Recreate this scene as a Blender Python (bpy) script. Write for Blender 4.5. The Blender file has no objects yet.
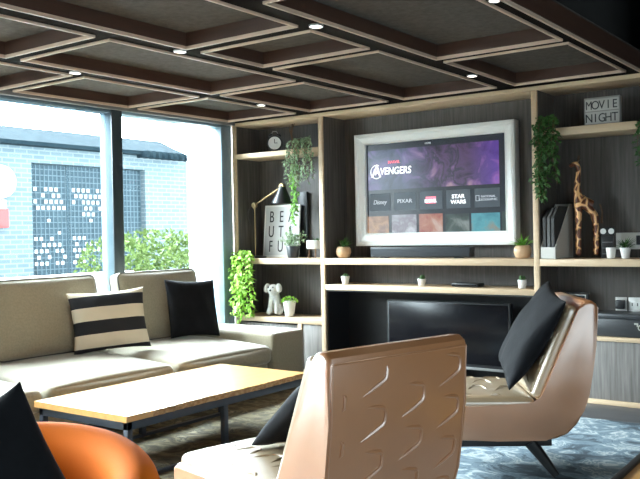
import bpy, bmesh, math, random
from mathutils import Vector, Matrix
S = bpy.context.scene
C = S.collection
PI = math.pi
rnd = random.Random(7)

# ------------------------------------------------------------------ materials
def srgb(h):
    h = h.lstrip('#'); v = [int(h[i:i+2], 16)/255 for i in (0, 2, 4)]
    return tuple(c/12.92 if c <= .04045 else ((c+.055)/1.055)**2.4 for c in v)

MATS = {}
def mat(name, col, rough=.5, metal=0., spec=.5, var=None, bump=None, emit=0., coat=0., sheen=0., trans=0.):
    """var=(second colour, scale xyz, contrast lo, hi); bump=(scale xyz, strength)"""
    if name in MATS: return MATS[name]
    m = bpy.data.materials.new(name); m.use_nodes = True
    nt = m.node_tree; n = nt.nodes; L = nt.links
    b = n['Principled BSDF']
    b.inputs['Base Color'].default_value = (*col, 1)
    b.inputs['Roughness'].default_value = rough
    b.inputs['Metallic'].default_value = metal
    b.inputs['Specular IOR Level'].default_value = spec
    b.inputs['Coat Weight'].default_value = coat; b.inputs['Coat Roughness'].default_value = .22
    b.inputs['Sheen Weight'].default_value = sheen
    if trans: b.inputs['Subsurface Weight'].default_value = 0
    tc = n.new('ShaderNodeTexCoord')
    def noise(scale, detail=4):
        mp = n.new('ShaderNodeMapping'); mp.inputs['Scale'].default_value = scale
        L.new(tc.outputs['Object'], mp.inputs['Vector'])
        t = n.new('ShaderNodeTexNoise'); t.inputs['Scale'].default_value = 1
        t.inputs['Detail'].default_value = detail; t.inputs['Roughness'].default_value = .6
        L.new(mp.outputs['Vector'], t.inputs['Vector']); return t
    if var:
        c2, sc, lo, hi = var
        t = noise(sc)
        r = n.new('ShaderNodeValToRGB'); r.color_ramp.elements[0].position = lo; r.color_ramp.elements[1].position = hi
        r.color_ramp.elements[0].color = (*col, 1); r.color_ramp.elements[1].color = (*c2, 1)
        L.new(t.outputs['Fac'], r.inputs['Fac']); L.new(r.outputs['Color'], b.inputs['Base Color'])
    if bump:
        t = noise(bump[0], 3)
        bp = n.new('ShaderNodeBump'); bp.inputs['Strength'].default_value = bump[1]; bp.inputs['Distance'].default_value = .01
        L.new(t.outputs['Fac'], bp.inputs['Height']); L.new(bp.outputs['Normal'], b.inputs['Normal'])
    if emit:
        b.inputs['Emission Color'].default_value = (*col, 1); b.inputs['Emission Strength'].default_value = emit
    MATS[name] = m
    return m

ash   = mat('ash_wood', (.62, .46, .30), .45, var=((.54, .39, .245), (3, 3, 30), .35, .7))
ashx  = mat('ash_wood_horizontal', (.62, .46, .30), .45, var=((.54, .39, .245), (3, 30, 40), .35, .7))
veneer = mat('grey_veneer', (.050, .042, .036), .5, var=((.108, .095, .084), (45, 45, 2.2), .35, .68), bump=((60, 60, 3), .08))
veneer_lit = mat('light_grey_veneer', (.13, .118, .107), .5, var=((.24, .22, .203), (45, 45, 2.2), .35, .68), bump=((60, 60, 3), .08))  # same veneer, lightened in colour for the brighter light on the low doors
blackp = mat('black_paint', (.012, .012, .014), .45)
felt  = mat('acoustic_felt', (.072, .062, .053), .95, spec=.1, var=((.105, .092, .08), (28, 28, 28), .3, .7), bump=((160, 160, 160), .2))
lining = mat('brown_lining', (.075, .036, .023), .45, var=((.055, .027, .018), (3, 3, 30), .3, .7))
channel = mat('channel_brown', (.011, .008, .0065), .9, spec=.08)
trimw = mat('coffer_trim', (.60, .44, .33), .4, var=((.52, .38, .28), (9, 9, 9), .35, .7))
voidm = mat('dark_upper_ceiling', (.008, .008, .009), .9)
plaster = mat('white_plaster', (.78, .78, .77), .8, var=((.72, .72, .71), (6, 6, 6), .3, .7))
darkwall = mat('dark_wall', (.05, .048, .047), .8, var=((.06, .058, .055), (5, 5, 5), .3, .7))
alu   = mat('window_aluminium', (.10, .15, .18), .85, 0, .1, var=((.12, .16, .19), (4, 4, 4), .3, .7))
alud  = mat('window_gasket_dark', (.03, .045, .055), .5)  # dark tone for the shade on the mullion's inner face
laminate = mat('dark_floor', (.05, .05, .053), .45, var=((.07, .07, .074), (2, 30, 2), .3, .7))
sofaf = mat('taupe_fabric', (.335, .292, .205), .9, var=((.275, .24, .165), (70, 70, 70), .35, .68), bump=((260, 260, 260), .25), sheen=.6)
piping = mat('dark_piping', (.10, .09, .08), .8, var=((.08, .07, .06), (40, 40, 40), .3, .7))
velvetb = mat('black_velvet', (.0042, .0046, .0055), .85, spec=.15, sheen=.02, var=((.0075, .008, .010), (9, 9, 9), .3, .7), bump=((9, 9, 9), .6))
tablew = mat('oak_tabletop', (.68, .36, .12), .30, coat=.7, var=((.52, .26, .08), (22, 1.6, 22), .3, .75), spec=.6, bump=((60, 4, 60), .05))
barkedge = mat('rough_wood_edge', (.36, .18, .07), .7, var=((.55, .33, .15), (30, 30, 60), .4, .62), bump=((40, 40, 60), .6))
steelb = mat('blue_black_steel', (.035, .042, .055), .4, .3, var=((.05, .058, .072), (8, 8, 8), .3, .7))
leather = mat('bronze_leather', (.40, .168, .062), .45, .05, .5, var=((.355, .147, .053), (5, 5, 5), .35, .7), bump=((180, 180, 180), .06), coat=1.)
leatherp = mat('pearl_bronze_leather', (.345, .25, .15), .4, .1, .6, var=((.31, .225, .13), (5, 5, 5), .35, .7), bump=((180, 180, 180), .06), coat=1.)  # gold-tan pads, colour greyed to imitate the window's silver reflection
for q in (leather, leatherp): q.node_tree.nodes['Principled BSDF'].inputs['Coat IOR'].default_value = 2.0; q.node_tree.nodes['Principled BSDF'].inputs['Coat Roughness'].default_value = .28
legm  = mat('black_leg_metal', (.015, .014, .014), .4, .2)
orange = mat('orange_velvet', (.80, .17, .012), .8, spec=.2, sheen=.0, var=((.82, .17, .012), (7, 7, 7), .3, .7), bump=((200, 200, 200), .1))
whitep = mat('white_paint_gloss', (.84, .83, .80), .3)
whitec = mat('white_ceramic', (.78, .77, .74), .35, var=((.72, .71, .68), (15, 15, 15), .3, .7))
blackpl = mat('black_plastic', (.018, .019, .021), .4)
screenb = mat('screen_glass_black', (.005, .005, .007), .2, spec=.35)
brass = mat('brass', (.36, .25, .13), .4, .85)
silver = mat('silver_metal', (.6, .6, .6), .3, .9)
speaker_cloth = mat('speaker_cloth', (.018, .022, .028), .8, bump=((400, 400, 400), .3))
woodpot = mat('pale_wood_pot', (.60, .40, .24), .55, var=((.5, .32, .18), (8, 8, 40), .3, .7))
soil = mat('soil', (.05, .035, .025), .95, var=((.09, .065, .045), (60, 60, 60), .3, .7))
leafb = mat('bright_green_leaf', (.20, .46, .045), .5, var=((.10, .30, .03), (25, 25, 25), .35, .65))
leafy = mat('lime_leaf', (.40, .68, .09), .5, var=((.20, .48, .04), (20, 20, 20), .35, .65))
leafd = mat('dark_green_leaf', (.055, .155, .03), .5, var=((.03, .09, .02), (25, 25, 25), .35, .65))
leafg = mat('grey_green_leaf', (.34, .44, .27), .6, var=((.18, .30, .13), (25, 25, 25), .35, .65))
twigm = mat('brown_twig', (.16, .09, .05), .8, var=((.1, .055, .03), (40, 40, 40), .3, .7))
paperw = mat('white_paper', (.6, .6, .6), .8)
ink = mat('dark_ink', (.03, .03, .035), .7)
dogst = mat('pale_stone', (.74, .74, .70), .75, var=((.56, .56, .54), (30, 30, 30), .35, .65), bump=((70, 70, 70), .5))
folderg = mat('charcoal_folder', (.035, .036, .036), .7)
folderl = mat('grey_folder', (.09, .09, .088), .7)
filew = mat('white_file_card', (.5, .48, .44), .6)
cream = mat('cream_stripe', (.62, .54, .40), .9)

def stripes():
    m = bpy.data.materials.new('striped_cotton'); m.use_nodes = True
    n = m.node_tree.nodes; L = m.node_tree.links; b = n['Principled BSDF']
    tc = n.new('ShaderNodeTexCoord'); sp = n.new('ShaderNodeSeparateXYZ'); L.new(tc.outputs['Object'], sp.inputs[0])
    mr = n.new('ShaderNodeMapRange'); mr.inputs['From Min'].default_value = -.25; mr.inputs['From Max'].default_value = .25
    L.new(sp.outputs['Z'], mr.inputs['Value'])
    r = n.new('ShaderNodeValToRGB'); r.color_ramp.interpolation = 'CONSTANT'
    K = (.012, .013, .017, 1); W = (.66, .59, .46, 1)
    e = r.color_ramp.elements
    e[0].position = 0; e[0].color = K; e[1].position = .10; e[1].color = W
    for p, c in ((.30, K), (.50, W), (.70, K), (.88, W)):
        q = e.new(p); q.color = c
    L.new(mr.outputs['Result'], r.inputs['Fac']); L.new(r.outputs['Color'], b.inputs['Base Color'])
    b.inputs['Roughness'].default_value = .9
    t = n.new('ShaderNodeTexNoise'); t.inputs['Scale'].default_value = 9; L.new(tc.outputs['Object'], t.inputs['Vector'])
    bp = n.new('ShaderNodeBump'); bp.inputs['Strength'].default_value = .35; bp.inputs['Distance'].default_value = .02
    L.new(t.outputs['Fac'], bp.inputs['Height']); L.new(bp.outputs['Normal'], b.inputs['Normal'])
    return m
stripem = stripes()

def carpet():
    m = bpy.data.materials.new('abstract_carpet'); m.use_nodes = True
    n = m.node_tree.nodes; L = m.node_tree.links; b = n['Principled BSDF']
    tc = n.new('ShaderNodeTexCoord')
    mp = n.new('ShaderNodeMapping'); mp.inputs['Scale'].default_value = (1.9, 2.6, 1); mp.inputs['Rotation'].default_value = (0, 0, .5)
    L.new(tc.outputs['Object'], mp.inputs['Vector'])
    t = n.new('ShaderNodeTexNoise'); t.inputs['Scale'].default_value = 2.1; t.inputs['Detail'].default_value = 8
    t.inputs['Roughness'].default_value = .58; t.inputs['Distortion'].default_value = 1.1
    L.new(mp.outputs['Vector'], t.inputs['Vector'])
    r = n.new('ShaderNodeValToRGB'); e = r.color_ramp.elements
    e[0].position = .30; e[0].color = (.030, .045, .060, 1); e[1].position = .76; e[1].color = (0.50, 0.52, 0.51, 1)
    for p, c in ((.41, (.060, .090, .115, 1)), (.455, (.17, .235, .275, 1)), (.495, (.105, .155, .195, 1)), (.535, (.21, .28, .315, 1)), (.565, (.46, .50, .51, 1)), (.60, (.155, .215, .25, 1)), (.66, (.27, .33, .36, 1))):
        q = e.new(p); q.color = c
    L.new(t.outputs['Fac'], r.inputs['Fac'])
    r2 = n.new('ShaderNodeValToRGB'); e = r2.color_ramp.elements      # olive-brown ramp, blended in towards the window side
    e[0].position = .32; e[0].color = (.045, .040, .028, 1); e[1].position = .72; e[1].color = (.46, .40, .27, 1)
    for p, c in ((.45, (.11, .092, .056, 1)), (.53, (.24, .20, .12, 1)), (.58, (.085, .08, .062, 1))):
        q = e.new(p); q.color = c
    L.new(t.outputs['Fac'], r2.inputs['Fac'])
    t2 = n.new('ShaderNodeTexNoise'); t2.inputs['Scale'].default_value = 1.1; t2.inputs['Detail'].default_value = 2
    L.new(tc.outputs['Object'], t2.inputs['Vector'])
    sp = n.new('ShaderNodeSeparateXYZ'); L.new(tc.outputs['Object'], sp.inputs[0])
    mr = n.new('ShaderNodeMapRange'); mr.inputs['From Min'].default_value = -2.9; mr.inputs['From Max'].default_value = -3.6
    L.new(sp.outputs['X'], mr.inputs['Value'])
    ad = n.new('ShaderNodeMath'); ad.operation = 'ADD'; L.new(mr.outputs['Result'], ad.inputs[0]); L.new(t2.outputs['Fac'], ad.inputs[1])
    r3 = n.new('ShaderNodeMapRange'); r3.inputs['From Min'].default_value = .75; r3.inputs['From Max'].default_value = .95
    L.new(ad.outputs[0], r3.inputs['Value'])
    mx = n.new('ShaderNodeMix'); mx.data_type = 'RGBA'
    L.new(r3.outputs['Result'], mx.inputs[0]); L.new(r.outputs['Color'], mx.inputs[6]); L.new(r2.outputs['Color'], mx.inputs[7])
    L.new(mx.outputs[2], b.inputs['Base Color']); b.inputs['Roughness'].default_value = .95
    t4 = n.new('ShaderNodeTexNoise'); t4.inputs['Scale'].default_value = 300; L.new(tc.outputs['Object'], t4.inputs['Vector'])
    bp = n.new('ShaderNodeBump'); bp.inputs['Strength'].default_value = .3; bp.inputs['Distance'].default_value = .01
    L.new(t4.outputs['Fac'], bp.inputs['Height']); L.new(bp.outputs['Normal'], b.inputs['Normal'])
    return m
carpetm = carpet()

def brickmat(name, c1, c2, mortar, scale, bw=.23, bh=.078, ms=.012):
    m = bpy.data.materials.new(name); m.use_nodes = True
    n = m.node_tree.nodes; L = m.node_tree.links; b = n['Principled BSDF']
    tc = n.new('ShaderNodeTexCoord'); sp = n.new('ShaderNodeSeparateXYZ'); cb = n.new('ShaderNodeCombineXYZ')
    L.new(tc.outputs['Object'], sp.inputs[0])
    ad = n.new('ShaderNodeMath'); L.new(sp.outputs['X'], ad.inputs[0]); L.new(sp.outputs['Y'], ad.inputs[1])
    L.new(ad.outputs[0], cb.inputs[0]); L.new(sp.outputs['Z'], cb.inputs[1])
    t = n.new('ShaderNodeTexBrick'); t.inputs['Scale'].default_value = 1
    t.inputs['Brick Width'].default_value = bw; t.inputs['Row Height'].default_value = bh; t.inputs['Mortar Size'].default_value = ms
    t.inputs['Color1'].default_value = (*c1, 1); t.inputs['Color2'].default_value = (*c2, 1); t.inputs['Mortar'].default_value = (*mortar, 1)
    L.new(cb.outputs[0], t.inputs['Vector']); L.new(t.outputs['Color'], b.inputs['Base Color'])
    b.inputs['Roughness'].default_value = .85
    return m
brick = brickmat('blue_grey_brick', (.125, .17, .19), (.095, .135, .16), (.185, .22, .235), 1)

def spots():
    m = bpy.data.materials.new('giraffe_wood'); m.use_nodes = True
    n = m.node_tree.nodes; L = m.node_tree.links; b = n['Principled BSDF']
    tc = n.new('ShaderNodeTexCoord'); v = n.new('ShaderNodeTexVoronoi'); v.feature = 'DISTANCE_TO_EDGE'; v.inputs['Scale'].default_value = 14
    L.new(tc.outputs['Object'], v.inputs['Vector'])
    r = n.new('ShaderNodeValToRGB'); r.color_ramp.elements[0].position = .07; r.color_ramp.elements[1].position = .12
    r.color_ramp.elements[0].color = (.80, .44, .19, 1); r.color_ramp.elements[1].color = (.13, .035, .012, 1)
    L.new(v.outputs['Distance'], r.inputs['Fac']); L.new(r.outputs['Color'], b.inputs['Base Color'])
    b.inputs['Roughness'].default_value = .35
    return m
giraffem = spots()

def glassmat():
    m = bpy.data.materials.new('window_glass'); m.use_nodes = True
    n = m.node_tree.nodes; L = m.node_tree.links; n.clear()
    o = n.new('ShaderNodeOutputMaterial'); mx = n.new('ShaderNodeMixShader'); tr = n.new('ShaderNodeBsdfTransparent'); gl = n.new('ShaderNodeBsdfGlossy')
    tr.inputs[0].default_value = (.93, .97, .98, 1); gl.inputs['Roughness'].default_value = .02
    fr = n.new('ShaderNodeLayerWeight'); fr.inputs['Blend'].default_value = .12
    L.new(fr.outputs['Fresnel'], mx.inputs[0]); L.new(tr.outputs[0], mx.inputs[1]); L.new(gl.outputs[0], mx.inputs[2]); L.new(mx.outputs[0], o.inputs[0])
    return m
glassm = glassmat()

def picmat(name, stops, scale, emit=.5, dist=1.5, seed=0.):
    """an emissive abstract colour picture for the lit television screen"""
    m = bpy.data.materials.new(name); m.use_nodes = True
    n = m.node_tree.nodes; L = m.node_tree.links; b = n['Principled BSDF']
    tc = n.new('ShaderNodeTexCoord'); mp = n.new('ShaderNodeMapping'); mp.inputs['Location'].default_value = (seed, 0, seed*.7)
    L.new(tc.outputs['Object'], mp.inputs['Vector'])
    t = n.new('ShaderNodeTexNoise'); t.inputs['Scale'].default_value = scale; t.inputs['Detail'].default_value = 5; t.inputs['Distortion'].default_value = dist
    L.new(mp.outputs['Vector'], t.inputs['Vector'])
    r = n.new('ShaderNodeValToRGB'); e = r.color_ramp.elements
    e[0].position, e[0].color = stops[0][0], (*stops[0][1], 1); e[1].position, e[1].color = stops[-1][0], (*stops[-1][1], 1)
    for p, c in stops[1:-1]:
        q = e.new(p); q.color = (*c, 1)
    L.new(t.outputs['Fac'], r.inputs['Fac'])
    b.inputs['Base Color'].default_value = (.01, .01, .01, 1); b.inputs['Roughness'].default_value = .2
    L.new(r.outputs['Color'], b.inputs['Emission Color']); b.inputs['Emission Strength'].default_value = emit
    return m

# ------------------------------------------------------------------ mesh helpers
def finish(bm, name, m, parent=None, smooth=True, ang=38, loc=None):
    bmesh.ops.recalc_face_normals(bm, faces=bm.faces)
    for f in bm.faces: f.smooth = smooth
    if smooth:
        for e in bm.edges:
            if len(e.link_faces) == 2 and e.calc_face_angle(0) > math.radians(ang): e.smooth = False
    me = bpy.data.meshes.new(name); bm.to_mesh(me); bm.free()
    o = bpy.data.objects.new(name, me); C.objects.link(o)
    for q in (m if isinstance(m, (list, tuple)) else [m]): me.materials.append(q)
    if parent: o.parent = parent
    if loc: o.location = loc
    return o

def box(bm, x0, x1, y0, y1, z0, z1, bev=0., seg=2, mi=0):
    vs = [bm.verts.new((x, y, z)) for x in (x0, x1) for y in (y0, y1) for z in (z0, z1)]
    F = []
    for q in ((0, 1, 3, 2), (4, 6, 7, 5), (0, 4, 5, 1), (2, 3, 7, 6), (0, 2, 6, 4), (1, 5, 7, 3)):
        f = bm.faces.new([vs[i] for i in q]); f.material_index = mi; F.append(f)
    if bev:
        E = list({e for f in F for e in f.edges})
        bmesh.ops.bevel(bm, geom=E, offset=bev, segments=seg, profile=.5, affect='EDGES')

def bx(name, m, x0, x1, y0, y1, z0, z1, parent=None, bev=.003, seg=2):
    bm = bmesh.new(); box(bm, x0, x1, y0, y1, z0, z1, bev, seg)
    return finish(bm, name, m, parent)

def tube(bm, pts, r, n=10, cap=True):
    pts = [Vector(p) for p in pts]; rs = r if isinstance(r, (list, tuple)) else [r]*len(pts)
    rings = []; up = None
    for i, p in enumerate(pts):
        d = (pts[min(i+1, len(pts)-1)]-pts[max(i-1, 0)]).normalized()
        a = up if up is not None else (Vector((0, 0, 1)) if abs(d.z) < .9 else Vector((1, 0, 0)))
        u = (a-d*a.dot(d)).normalized(); v = d.cross(u); up = u
        rings.append([bm.verts.new(p+(u*math.cos(2*PI*k/n)+v*math.sin(2*PI*k/n))*rs[i]) for k in range(n)])
    for a, b in zip(rings, rings[1:]):
        for k in range(n): bm.faces.new((a[k], a[(k+1) % n], b[(k+1) % n], b[k]))
    if cap: bm.faces.new(rings[0][::-1]); bm.faces.new(rings[-1])

def lathe(bm, prof, n=28, c=(0, 0, 0), M=None):
    rings = []; c = Vector(c)
    def T(v): return (M @ v if M else v)+c
    for r, z in prof:
        if r < 1e-5: rings.append([bm.verts.new(T(Vector((0, 0, z))))])
        else: rings.append([bm.verts.new(T(Vector((r*math.cos(2*PI*k/n), r*math.sin(2*PI*k/n), z)))) for k in range(n)])
    for a, b in zip(rings, rings[1:]):
        for k in range(n):
            q = [a[k % len(a)], a[(k+1) % len(a)], b[(k+1) % len(b)], b[k % len(b)]]
            q = list(dict.fromkeys(q))
            if len(q) > 2: bm.faces.new(q)
    for rg in (rings[0], rings[-1]):
        if len(rg) > 2: bm.faces.new(rg)

def prism(bm, prof, y0, y1, bev=0., seg=3):
    """a profile in (x, z) swept along y"""
    a = [bm.verts.new((x, y0, z)) for x, z in prof]; b = [bm.verts.new((x, y1, z)) for x, z in prof]
    F = [bm.faces.new(a[::-1]), bm.faces.new(b)]
    n = len(prof)
    for k in range(n): F.append(bm.faces.new((a[k], a[(k+1) % n], b[(k+1) % n], b[k])))
    if bev:
        E = list(F[0].edges)+list(F[1].edges)
        bmesh.ops.bevel(bm, geom=E, offset=bev, segments=seg, profile=.5, affect='EDGES')

def puffy(bm, hx, hy, hz, r, puff=(0, 0, 0, 0, 0, 0), M=None):
    """rounded cushion block; puff = bulge of -x,+x,-y,+y,-z,+z faces"""
    ts = [-1, -.985, -.95, -.88, -.75, -.55, -.3, 0, .3, .55, .75, .88, .95, .985, 1]
    N = len(ts); key = {}
    H = (hx, hy, hz)
    def vert(i, j, k):
        if (i, j, k) in key: return key[i, j, k]
        p = Vector((ts[i]*hx, ts[j]*hy, ts[k]*hz))
        q = Vector([max(-(H[a]-r), min(H[a]-r, p[a])) for a in range(3)])
        d = p-q
        if d.length > 1e-9: p = q+d.normalized()*r
        u, v, w = ts[i], ts[j], ts[k]
        fx, fy, fz = 1-u*u, 1-v*v, 1-w*w
        p.x += (puff[1]*max(u, 0)-puff[0]*max(-u, 0))*fy*fz
        p.y += (puff[3]*max(v, 0)-puff[2]*max(-v, 0))*fx*fz
        p.z += (puff[5]*max(w, 0)-puff[4]*max(-w, 0))*(fx*fy)**.6
        vv = bm.verts.new(M @ p if M else p); key[i, j, k] = vv; return vv
    for s in (0, N-1):
        for a in range(N-1):
            for b in range(N-1):
                for f in (lambda a, b: (s, a, b), lambda a, b: (a, s, b), lambda a, b: (a, b, s)):
                    bm.faces.new([vert(*f(a, b)), vert(*f(a+1, b)), vert(*f(a+1, b+1)), vert(*f(a, b+1))])

def pillow(name, m, size, thick, loc, rot, seed=0, zsize=None):
    """a square scatter cushion, thin along local x, facing -x"""
    bm = bmesh.new(); n = 22; rr = random.Random(seed); ph = [rr.uniform(0, 6) for _ in range(6)]
    zs = zsize or size
    for s in (-1, 1):
        g = [[None]*(n+1) for _ in range(n+1)]
        for i in range(n+1):
            for j in range(n+1):
                u = -1+2*i/n; v = -1+2*j/n
                u = math.sin(u*PI/2); v = math.sin(v*PI/2)
                e = max(0, (1-u*u)*(1-v*v))
                h = thick/2*(e**.42)*(1+.08*math.sin(5*u+ph[0])*math.sin(4*v+ph[1]))+.004*math.sin(9*u+3*v+ph[2])*min(1, 6*e)
                y = u*size/2*(1-.085*(1-v*v)*abs(u)**3); z = v*zs/2*(1-.085*(1-u*u)*abs(v)**3)
                g[i][j] = bm.verts.new((s*h, y, z))
        for i in range(n):
            for j in range(n): bm.faces.new((g[i][j], g[i+1][j], g[i+1][j+1], g[i][j+1]))
    bmesh.ops.remove_doubles(bm, verts=bm.verts, dist=.0004)
    o = finish(bm, name, m, ang=70); o.location = loc; o.rotation_euler = rot
    return o

def leaf(bm, p, d, up, L, W, fold=.25, mi=0):
    d = d.normalized(); s = d.cross(up)
    if s.length < 1e-4: s = d.cross(Vector((1, 0, 0)))
    s.normalize(); n = s.cross(d)
    a = bm.verts.new(p); t = bm.verts.new(p+d*L-n*L*.15); m1 = bm.verts.new(p+d*L*.5+n*L*.06)
    l = bm.verts.new(p+d*L*.45+s*W/2+n*W*fold); r = bm.verts.new(p+d*L*.45-s*W/2+n*W*fold)
    for q in ((a, l, m1), (l, t, m1), (a, m1, r), (m1, t, r)):
        f = bm.faces.new(q); f.material_index = mi

def rv(r): 
    while 1:
        v = Vector((r.uniform(-1, 1), r.uniform(-1, 1), r.uniform(-1, 1)))
        if .05 < v.length < 1: return v.normalized()

def skin(name, verts, edges, radii, m, parent=None, sub=2, loc=None):
    me = bpy.data.meshes.new('tmp'); me.from_pydata(verts, edges, [])
    o = bpy.data.objects.new('tmp', me); C.objects.link(o)
    o.modifiers.new('s', 'SKIN')
    for i, v in enumerate(me.skin_vertices[0].data):
        r = radii[i]; v.radius = (r, r) if not isinstance(r, tuple) else r; v.use_root = (i == 0)
    sb = o.modifiers.new('b', 'SUBSURF'); sb.levels = sub; sb.render_levels = sub
    dg = bpy.context.evaluated_depsgraph_get(); dg.update()
    nm = bpy.data.meshes.new_from_object(o.evaluated_get(dg)); nm.name = name
    bpy.data.objects.remove(o); bpy.data.meshes.remove(me)
    for p in nm.polygons: p.use_smooth = True
    nm.materials.clear(); nm.materials.append(m)
    q = bpy.data.objects.new(name, nm); C.objects.link(q)
    if parent: q.parent = parent
    if loc: q.location = loc
    return q

def text(name, s, m, size, x, y, z, parent, align='CENTER', depth=.0015, sx=1., bold=0., shear=0.):
    """lettering facing -y, base line centre at (x, y, z)"""
    cu = bpy.data.curves.new('t', 'FONT'); cu.body = s; cu.size = size; cu.align_x = align; cu.extrude = depth; cu.offset = bold; cu.shear = shear
    o = bpy.data.objects.new('t', cu); C.objects.link(o)
    dg = bpy.context.evaluated_depsgraph_get(); dg.update()
    me = bpy.data.meshes.new_from_object(o.evaluated_get(dg)); me.name = name
    bpy.data.objects.remove(o); bpy.data.curves.remove(cu)
    for v in me.vertices: v.co = Vector((v.co.x*sx, -v.co.z, v.co.y))
    me.materials.clear(); me.materials.append(m)
    q = bpy.data.objects.new(name, me); C.objects.link(q); q.location = (x, y, z)
    if parent: q.parent = parent
    return q

def thing(name, label, cat, loc=(0, 0, 0), rz=0., group=None):
    o = bpy.data.objects.new(name, None); C.objects.link(o); o.empty_display_size = .1
    o.location = loc; o.rotation_euler = (0, 0, rz); o['label'] = label; o['category'] = cat
    if group: o['group'] = group
    return o
def tag(o, label, cat, group=None):
    o['label'] = label; o['category'] = cat
    if group: o['group'] = group
    return o
def struct(o): o['kind'] = 'structure'; return o

def dup(root, loc, rz, label, group=None):
    r = root.copy(); C.objects.link(r); r.location = loc; r.rotation_euler = (0, 0, rz); r['label'] = label
    if group: r['group'] = group
    for ch in list(root.children):
        c = ch.copy(); C.objects.link(c); c.parent = r
        for g in list(ch.children):
            d = g.copy(); C.objects.link(d); d.parent = c
    return r

# ------------------------------------------------------------------ the room
YF, YB = 6.319, 6.69          # shelving front plane and back panel
XW = -5.68                    # window wall
ZC = 2.45                     # underside of the coffered ceiling
XE = -1.67                    # free edge of the coffered ceiling
bm = bmesh.new(); box(bm, -5.9, 3.2, -3.2, 6.95, -.12, 0)
struct(finish(bm, 'floor', laminate, smooth=False))
bm = bmesh.new(); box(bm, -5.9, 3.2, 6.72, 6.95, 0, 3.3)
struct(finish(bm, 'wall_north', darkwall, smooth=False))
bm = bmesh.new()
box(bm, 3.0, 3.2, -3.2, 6.72, 0, .35); box(bm, 3.0, 3.2, -3.2, 6.72, 2.6, 3.3)
box(bm, 3.0, 3.2, 2.6, 6.72, .35, 2.6); box(bm, 3.0, 3.2, -3.2, -2.6, .35, 2.6)
struct(finish(bm, 'wall_east', darkwall, smooth=False))
bm = bmesh.new(); box(bm, -5.9, 3.0, -3.2, -3.0, 0, 3.3)
struct(finish(bm, 'wall_south', darkwall, smooth=False))
bm = bmesh.new()                                    # upstand below and lintel above the glazing
box(bm, -5.9, XW-.02, -3.0, 6.72, 0, .12); box(bm, -5.9, XW-.02, -3.0, 6.72, 2.44, 3.3)
struct(finish(bm, 'wall_west', plaster, smooth=False))

def window(name, y0, y1, axis='y', at=XW, z0=.12, z1=2.44):
    """one fixed light: frame bars with the pane as its child; the mullion stands at the y1 end"""
    bm = bmesh.new()
    fw = .06
    def bar(a0, a1, zz0, zz1, d0=-.15, d1=0):
        if axis == 'y': box(bm, at+d0, at+d1, a0, a1, zz0, zz1, .004)
        else: box(bm, a0, a1, at+d0, at+d1, zz0, zz1, .004)
    bar(y0, y1, z0, z0+fw); bar(y0, y1, z1-.035, z1)
    bar(y0, y0+.02, z0, z1); bar(y1-.11, y1, z0, z1)
    o = struct(finish(bm, name, alu))
    if axis == 'y': g = bx('glass', glassm, at-.08, at-.072, y0+.02, y1-.11, z0+fw, z1-.035, o, 0)
    else: g = bx('glass', glassm, y0+.02, y1-.11, at-.08, at-.072, z0+fw, z1-.035, o, 0)
    if axis == 'y': bx('gasket', alud, at, at+.012, y1-.112, y1+.002, z0, z1, o, .002)  # dark strip painting the shade on the mullion's room side
    return o
wy = [-2.95, -.85, 1.1, 2.95, 4.885]
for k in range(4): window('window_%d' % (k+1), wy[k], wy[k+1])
# last light beside the shelving with its wide aluminium jamb
bm = bmesh.new()
box(bm, XW-.15, XW, 4.885, YF-.02, .12, .18, .004); box(bm, XW-.15, XW, 4.885, YF-.02, 2.405, 2.44, .004)
box(bm, XW-.15, XW, 6.16, 6.225, .12, 2.44, .004); box(bm, XW-.15, XW-.004, 6.225, YF, .12, 2.44, .004)
o = struct(finish(bm, 'window_5', mat('pale_jamb_aluminium', (.22, .30, .35), .4, .1))); bx('glass', glassm, XW-.08, XW-.072, 4.885, 6.16, .18, 2.405, o, 0)  # jamb colour lightened to offset the shade on its inner face
window('window_6', -2.58, 0, 'y', 3.15, .35, 2.6); window('window_7', 0, 2.58, 'y', 3.15, .35, 2.6)
struct(bx('trim_window_head', mat('window_head_grey', (.16, .155, .15), .5), XW-.02, XW+.05, -3.0, YF, 2.43, 2.47))

# coffered ceiling: felt slab, dark channels between the boxes, one framed coffer at a time
bm = bmesh.new(); box(bm, -5.9, XE-.02, -3.0, 6.72, 2.55, 2.62)
ceil_o = struct(finish(bm, 'ceiling', felt, smooth=False))
cols = [(-5.615, -4.765), (-4.605, -3.755), (-3.605, -2.755), (-2.605, -1.755)]
rows = [
    [(-2.9, -1.6), (-1.5, .1), (.2, 1.85), (1.95, 3.68), (3.78, 4.92), (5.02, 6.20)],
    [(-2.9, -.4), (-.3, 1.3), (1.4, 3.06), (3.16, 4.89), (4.99, 6.20)],
    [(-2.9, -1.5), (-1.4, .1), (.2, 1.75), (1.85, 3.62), (3.74, 4.34), (4.44, 6.20)],
    [(-2.9, -.4), (-.3, 1.3), (1.4, 3.03), (3.14, 4.91), (5.01, 6.20)]]
bm = bmesh.new()
zc0 = ZC+.014
edges = [-5.9]+[v for c in cols for v in c]+[XE-.012]
for a, b in zip(edges[::2], edges[1::2]): box(bm, a, b, -3.0, 6.72, zc0, 2.551)
for (x0, x1), rw in zip(cols, rows):
    ys = [-3.0]+[v for r in rw for v in r]+[6.72]
    for a, b in zip(ys[::2], ys[1::2]): box(bm, x0, x1, a, b, zc0, 2.551)
finish(bm, 'beam', channel, ceil_o, smooth=False)
n = 0
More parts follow.
